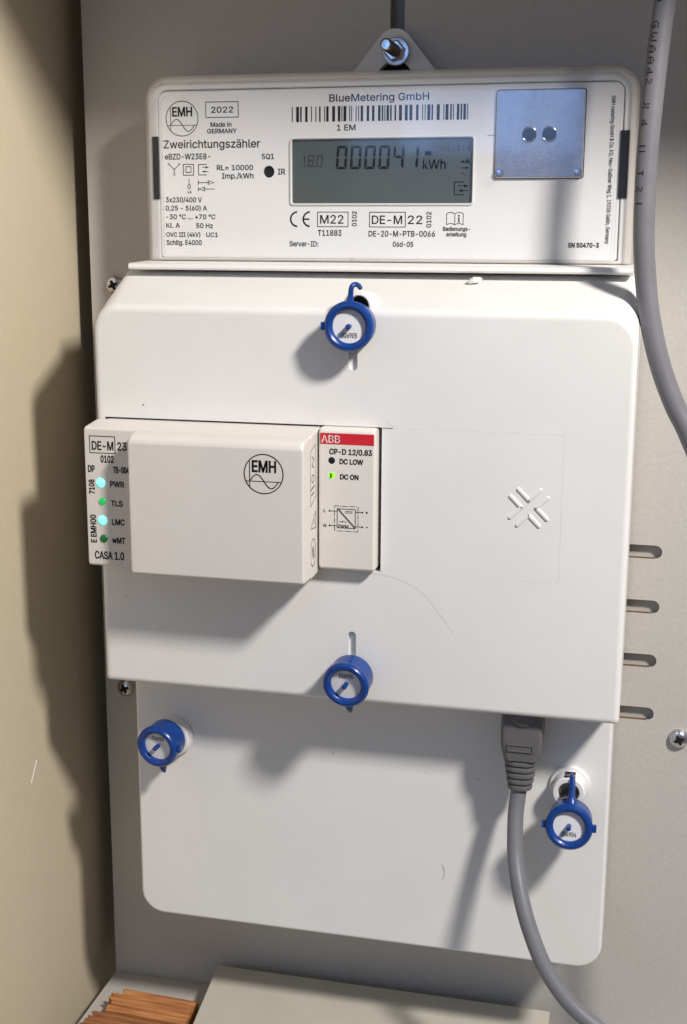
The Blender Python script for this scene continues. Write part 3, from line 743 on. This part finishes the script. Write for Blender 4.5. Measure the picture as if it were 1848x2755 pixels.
P.poly([(90.1, -62.1), (90.5, -62.5), (90.9, -62.1), (90.5, -61.7)]); P.line([(90.3, -66.75), (90.9, -66.75)], .3)
P.line([(83.6, -62.05), (86.0, -62.05)], .18)
for k in range(3): P.line([(83.6+.85*k, -62.5), (84.2+.85*k, -62.5)], .18)
P.line([(81.7, -65.4), (82.6, -65.4), (83.2, -65.0)], .2); P.line([(82.9, -65.6), (82.9, -65.2)], .2); P.line([(83.3, -65.4), (84.1, -65.4)], .2)
P.build('printing', M_INK, pb)
for (cz, mt) in ((-46.15, M_DARK), (-50.85, M_LED_LIME)):
    bm = bmesh.new(); lathe(bm, [(0.02, -4.72), (.7, -4.68), (1.1, -4.5), (1.15, -4.3)], (79.23, 0, cz), 28); ld = obj('indicator_light', bm, mt, ps)
    if mt is M_LED_LIME:
        bm = bmesh.new(); box_bm(bm, 78.75, 79.35, -4.80, -4.70, cz-.75, cz+.75, .0); obj('lamp_core', bm, mat('lamp_core_dark', (0.03, 0.11, 0.02), .4, mottle=0), ld)

# ================================================================== wire seals
def make_seal():
    o = root('wire_seal', 'x', 'seal', (0, 0, 0))
    bm = bmesh.new()
    lathe(bm, [(5.0, -7.3), (5.0, -8.4), (5.35, -9.0), (6.1, -9.4), (6.9, -9.3), (7.45, -8.7), (7.6, -7.9), (7.45, -7.1), (7.15, -6.7), (7.1, -6.2), (7.1, -1.0), (6.8, -.3), (6.4, 0), (0.02, 0)], n=56)
    obj('drum', bm, M_BLUE, o)
    bm = bmesh.new(); lathe(bm, [(0.02, -7.45), (5.02, -7.45), (5.02, -7.2)], n=48); dc = obj('disc', bm, M_DISC, o)
    bm = bmesh.new(); lathe(bm, [(0.02, -10.6), (.5, -10.5), (.78, -10.1), (.8, -7.4)], n=20); obj('pin', bm, M_BLUE, o)
    for s in (-1, 1):
        bm = bmesh.new(); box_bm(bm, s*7.9-.75, s*7.9+.75, -8.2, -6.6, -1.2, 1.2, .25); obj('tab', bm, M_BLUE, o)
    return o, dc
def copy_tree(o, parent=None):
    c = o.copy(); COL.objects.link(c)
    if parent: c.parent = parent
    for ch in list(o.children): copy_tree(ch, c)
    return c
SEALG = 'blue wire seals on the covers'
seal0, disc0 = make_seal()
def place_seal(o, loc, label, number, flip, hook, tilt=(0, 0), no_tab=()):
    for c in [c for c in o.children if c.name.startswith('tab')]:
        if (1 if c.data.vertices[0].co.x > 0 else -1) in no_tab: bpy.data.objects.remove(c)
    o.location = Vector(loc)*MM; o['label'] = label; o['group'] = SEALG
    o.rotation_euler = (math.radians(tilt[0]), math.radians(180) if flip else 0, math.radians(tilt[1]))
    dc = [c for c in o.children if c.name.startswith('disc')][0]
    P = Print(-7.45, 0.06); P.text(number, -2.35, -3.45, 4.7, 1.45, 0, 0, .08); n = P.build('number', M_GREYINK, dc)
    bm = bmesh.new(); hook(bm); obj('hook', bm, M_BLUE, o)
# hooks are drawn in the seal's own frame (for a flipped seal +Z points down in the picture)
def hook_up(bm): tube(bm, [(-.3, -5.2, 6.6), (.0, -5.4, 9.2), (.25, -5.6, 11.2), (.9, -5.0, 12.2), (1.9, -3.9, 12.1), (2.4, -2.2, 11.2)], lambda t: .85-.1*t if t > .2 else 1.3-2.2*t, 12)
def hook_spike(bm): tube(bm, [(0, -5.0, 6.2), (0, -5.2, 8.4), (-.1, -4.9, 10.2), (-.2, -4.4, 11.4)], lambda t: 1.9-1.35*t, 12)
def hook_long(bm): tube(bm, [(.4, -5.5, 6.2), (.3, -4.5, 8.6), (.2, -2.2, 10.8), (0, 1.2, 12.4), (-.4, 3.6, 12.8), (-.8, 5.0, 12.6)], lambda t: (2.0-4.0*t) if t < .25 else 1.0, 12)
seals = [((85.0, -0.4, -4.6), 'blue seal hanging by its hook from the sloping top of the terminal cover', '006905', False, hook_up, (0, 3), (1,)),
         ((85.5, -0.8, -116.3), 'round blue seal at the bottom edge of the terminal cover under a slot', '006903', True, hook_spike, (-7, -3), (-1, 1)),
         ((15.0, 15.7, -151.4), 'round blue seal capping the boss at the left edge of the lower cover', '006902', True, hook_spike, (-4, -7), (1,)),
         ((156.1, 10.4, -163.6), 'blue seal hanging below its white boss, right of the network cable', '006904', False, hook_long, (-5, 0))]
trees = [seal0]+[copy_tree(seal0) for _ in seals[1:]]
for t, s in zip(trees, seals): place_seal(t, *s)

# ================================================================== cables
cb = root('control_cable', 'grey round control cable hanging down the right side past the meter', 'cable', (170, 8, 60))
bm = bmesh.new()
CP = [(177.5, 9, 158), (174.5, 8, 110), (172.3, 8, 86.9), (171.3, 8, 77.1), (170.3, 8, 62.1), (169.6, 8, 46.8), (169.5, 8, 33.3), (169.8, 8, 21.7), (170.8, 8, 11), (172.6, 8, -.8), (176.4, 8, -15), (181.3, 8, -27), (185.6, 8, -35), (192, 8, -50), (197, 8, -72), (200, 8, -110), (201, 9, -170), (202, 14, -230), (203, 20, -277.2)]
tube(bm, CP, 3.1, 24, 8); jacket = obj('jacket', bm, M_CABLE, cb, 60)
# dotted print along the jacket, lying on its curved surface
SPC = spline(CP, 30)
rows = {'D': ('1110', '1001', '1001', '1001', '1110'), 'T': ('111', '010', '010', '010', '010'), 'G': ('0111', '1000', '1011', '1001', '0111'), 'W': ('10001', '10001', '10101', '10101', '01010'), 'A': ('0110', '1001', '1111', '1001', '1001'), '4': ('0010', '0110', '1010', '1111', '0010'), '2': ('110', '001', '010', '100', '111'), 'X': ('101', '101', '010', '101', '101'), 'C': ('0111', '1000', '1000', '1000', '0111'), 'I': ('1', '1', '1', '1', '1'), ' ': ('00', '00', '00', '00', '00')}
arc = [0]
for a, b in zip(SPC, SPC[1:]): arc.append(arc[-1]+(b-a).length)
def at(s):
    import bisect
    i = min(len(SPC)-2, max(0, bisect.bisect(arc, s)-1)); t = (s-arc[i])/max(1e-6, arc[i+1]-arc[i])
    return SPC[i].lerp(SPC[i+1], t), (SPC[i+1]-SPC[i]).normalized()
bm = bmesh.new(); s = 62.0
for ch in 'D I D  GWAA42  X 4  II  T 2 I':
    g = rows[ch]; wd = len(g[0])
    for c in range(wd):
        for r in range(5):
            if g[r][c] == '1':
                p, t = at(s+c*.50); ang = math.radians(-48+ (4-r)*8.0)      # around the jacket, left of its front
                side = t.cross(Vector((0, -1, 0))).normalized()*-1
                if side.x < 0: side = -side
                nrm = Vector((0, -1, 0))*math.cos(ang)+side*math.sin(ang)
                tg = t.cross(nrm).normalized(); c0 = p+nrm*3.13
                vs = [bm.verts.new(c0+t*a*.19+tg*b*.17) for a, b in ((-1, -1), (1, -1), (1, 1), (-1, 1))]
                bm.faces.new(vs)
    s += wd*.50+1.0
obj('dotted_printing', bm, M_INK, jacket)

nc = root('network_cable', 'grey network cable with ribbed plug boot leaving the bottom of the terminal cover', 'cable', (139.5, 10, -140))
def brect(xa, xb, ya, yb, z, r):
    P = []
    for (cx, cy, a0) in ((xb-r, yb-r, 0), (xa+r, yb-r, 90), (xa+r, ya+r, 180), (xb-r, ya+r, 270)):
        for k in range(5):
            a = math.radians(a0+22.5*k); P.append((cx+r*math.cos(a), cy+r*math.sin(a), z))
    return P
bm = bmesh.new()
loft(bm, [brect(133.1, 146.4, 4.6, 15.4, -126.6, 1.6), brect(133.0, 146.4, 4.6, 15.4, -136, 1.6), brect(133.3, 146.0, 4.8, 15.2, -140, 1.8), brect(134.0, 145.2, 5.0, 15.0, -143.4, 2.2), brect(134.3, 144.9, 5.6, 14.4, -143.9, 2.6)])
bt = obj('plug_boot', bm, M_BOOT, nc)
bm = bmesh.new()
lathe(bm, [(4.1, 4.2), (3.8, 3.9), (2.6, 3.6), (0.02, 3.5)], (140.0, 0, -127.2), 32); 
for v in bm.verts: v.co.z = min(v.co.z, -126.7)
obj('latch', bm, M_BOOT, bt)
bm = bmesh.new()
for (x0, x1, z0, z1) in ((135.3, 143.6, -137.9, -137.65), (135.3, 135.55, -139.9, -137.7), (143.35, 143.6, -139.9, -137.7), (135.3, 143.6, -140.0, -139.75)):
    box_bm(bm, x0, x1, 4.35, 5.0, z0, z1, 0)
obj('moulded_frame', bm, M_BOOT, bt)
bm = bmesh.new(); loops = []
zz = -143.7; nr = 5
for i in range(nr):
    f0 = i/nr
    hw = 5.35-1.75*f0**1.2; hy = 4.6-1.2*f0; cx = 139.45; cy = 9.9-0.15*i
    for (dz, k) in ((0, .80), (-.28, .80), (-.36, .97), (-.75, 1.0), (-1.5, 1.0), (-1.85, .96), (-1.95, .80)):
        loops.append(brect(cx-hw*k, cx+hw*k, cy-hy*k, cy+hy*k, zz+dz, min(hw, hy)*k*.85))
    zz -= 2.12
loft(bm, loops); obj('strain_relief', bm, M_BOOT, bt)
bm = bmesh.new()
tube(bm, [(139.3, 9.5, -152.5), (139.0, 8.8, -157), (138.6, 7.0, -163.5), (139.4, 2.2, -175.0), (141.9, -3.5, -185.0), (145.8, -8, -195.0), (151.2, -11.0, -205.6), (158.9, -13, -215.2), (168.2, -14, -222.2), (182, -15, -231), (200, -14, -240)], 2.6, 24, 8)
obj('jacket', bm, M_CABLE, nc, 60)

# ================================================================== things at the bottom of the cabinet
bp = root('bottom_panel', 'flat light grey metal panel lying on the ledge at the bottom of the cabinet', 'panel', (85, 10, -277.4))
bm = bmesh.new(); 
def pq(z, i): return [(17.2+i, 57.0-i, z), (149.6-i, 57.0-i, z), (150.2-i, -70+i, z), (29.5+i, -70+i, z)]
loft(bm, [pq(-277.3, 0), pq(-265.3, 0), pq(-265, .3)]); obj('top_sheet', bm, M_PANEL, bp, 20)
def strip(name, x0, x1, y0, y1, z0, z1, ridges, rot, material, label, seed):
    rr = random.Random(seed); bm = bmesh.new(); prof = []
    n = ridges*8
    for k in range(n+1):
        t = k/n; ph = (t*ridges) % 1.0
        prof.append((y0+(y1-y0)*t, z1-1.3*abs(math.cos(math.pi*t*ridges))**5))
    L = len(prof)
    def sec(x, jit):
        return [(x+(rr.uniform(-jit, jit) if jit else 0), a, b) for a, b in prof]+[(x, y1, z0), (x, y0, z0)]
    cx, cy = (x0+x1)/2, (y0+y1)/2
    loft(bm, [sec(x0, .8)]+[sec(x0+1.5+(x1-x0-2)*k/5, 0) for k in range(6)]+[sec(x1, .2)])
    ca, sa = math.cos(math.radians(rot)), math.sin(math.radians(rot))
    for v in bm.verts:
        a, b = v.co.x-cx, v.co.y-cy; v.co.x = cx+a*ca-b*sa; v.co.y = cy+a*sa+b*ca
    o = obj(name, bm, material, None, 40)
    return tag(o, label, 'wood strip', 'wooden strips on the ledge')
strip('wood_strip', -15.8, 14.8, 36.6, 40.6, -277.4, -270.2, 1, -3, M_WOOD, 'rearmost thin orange brown wooden strip on the ledge against the plate', 1)
strip('wood_strip', -19.0, 15.0, 31.6, 36.2, -277.4, -269.9, 2, -3, M_WOOD, 'second orange wooden strip from the back with its left end sticking out', 2)
strip('wood_strip', -17.6, 15.4, 25.4, 31.2, -277.4, -269.8, 2, -3, M_WOOD, 'grooved orange wooden strip in the middle of the stack with chipped left end', 3)
strip('wood_strip', -22.5, 15.8, 16.0, 25.0, -277.4, -271.2, 3, -3, M_WOODD, 'wide dark brown grooved wooden strip in front of the orange strips', 4)
strip('wood_strip', -23.5, 16.5, 5.5, 15.6, -277.4, -270.6, 3, -3, M_WOODD, 'frontmost brown wooden strip cut off by the bottom edge of the picture', 5)

# ================================================================== dust and hairs
bm = bmesh.new(); tube(bm, [(79.8, -.05, -82.2), (86.5, -.12, -82.6), (97.3, -.15, -83.3), (106.9, -.12, -87.3), (113, -.1, -94.2), (117.8, -.06, -100.5)], .014, 6, 8)
tag(obj('hair', bm, M_HAIR), 'long thin curved hair lying on the white cover below the power supply', 'hair')
bm = bmesh.new(); tube(bm, [(112.8, 19.94, -190.6), (113.5, 19.9, -192.2), (113.6, 19.9, -194.2), (112.9, 19.94, -196.2)], .045, 6, 8)
tag(obj('hair', bm, M_HAIR), 'short curved dark hair on the lower cover near its bottom edge', 'hair')
bm = bmesh.new(); bmesh.ops.create_icosphere(bm, subdivisions=2, radius=1)
rf = random.Random(5)
for v in bm.verts:
    k = rf.uniform(.6, 1.15); v.co = Vector((118.6+v.co.x*2.3*k+v.co.z*1.3, 19.9+v.co.y*1.2*k, 8.3+v.co.z*1.3*k))
tag(obj('plastic_flake', bm, M_FLAKE, None, 20), 'small torn white plastic flake on the sloping top of the terminal cover', 'flake')

for o in bpy.data.objects:
    if '_w' in o: del o['_w']
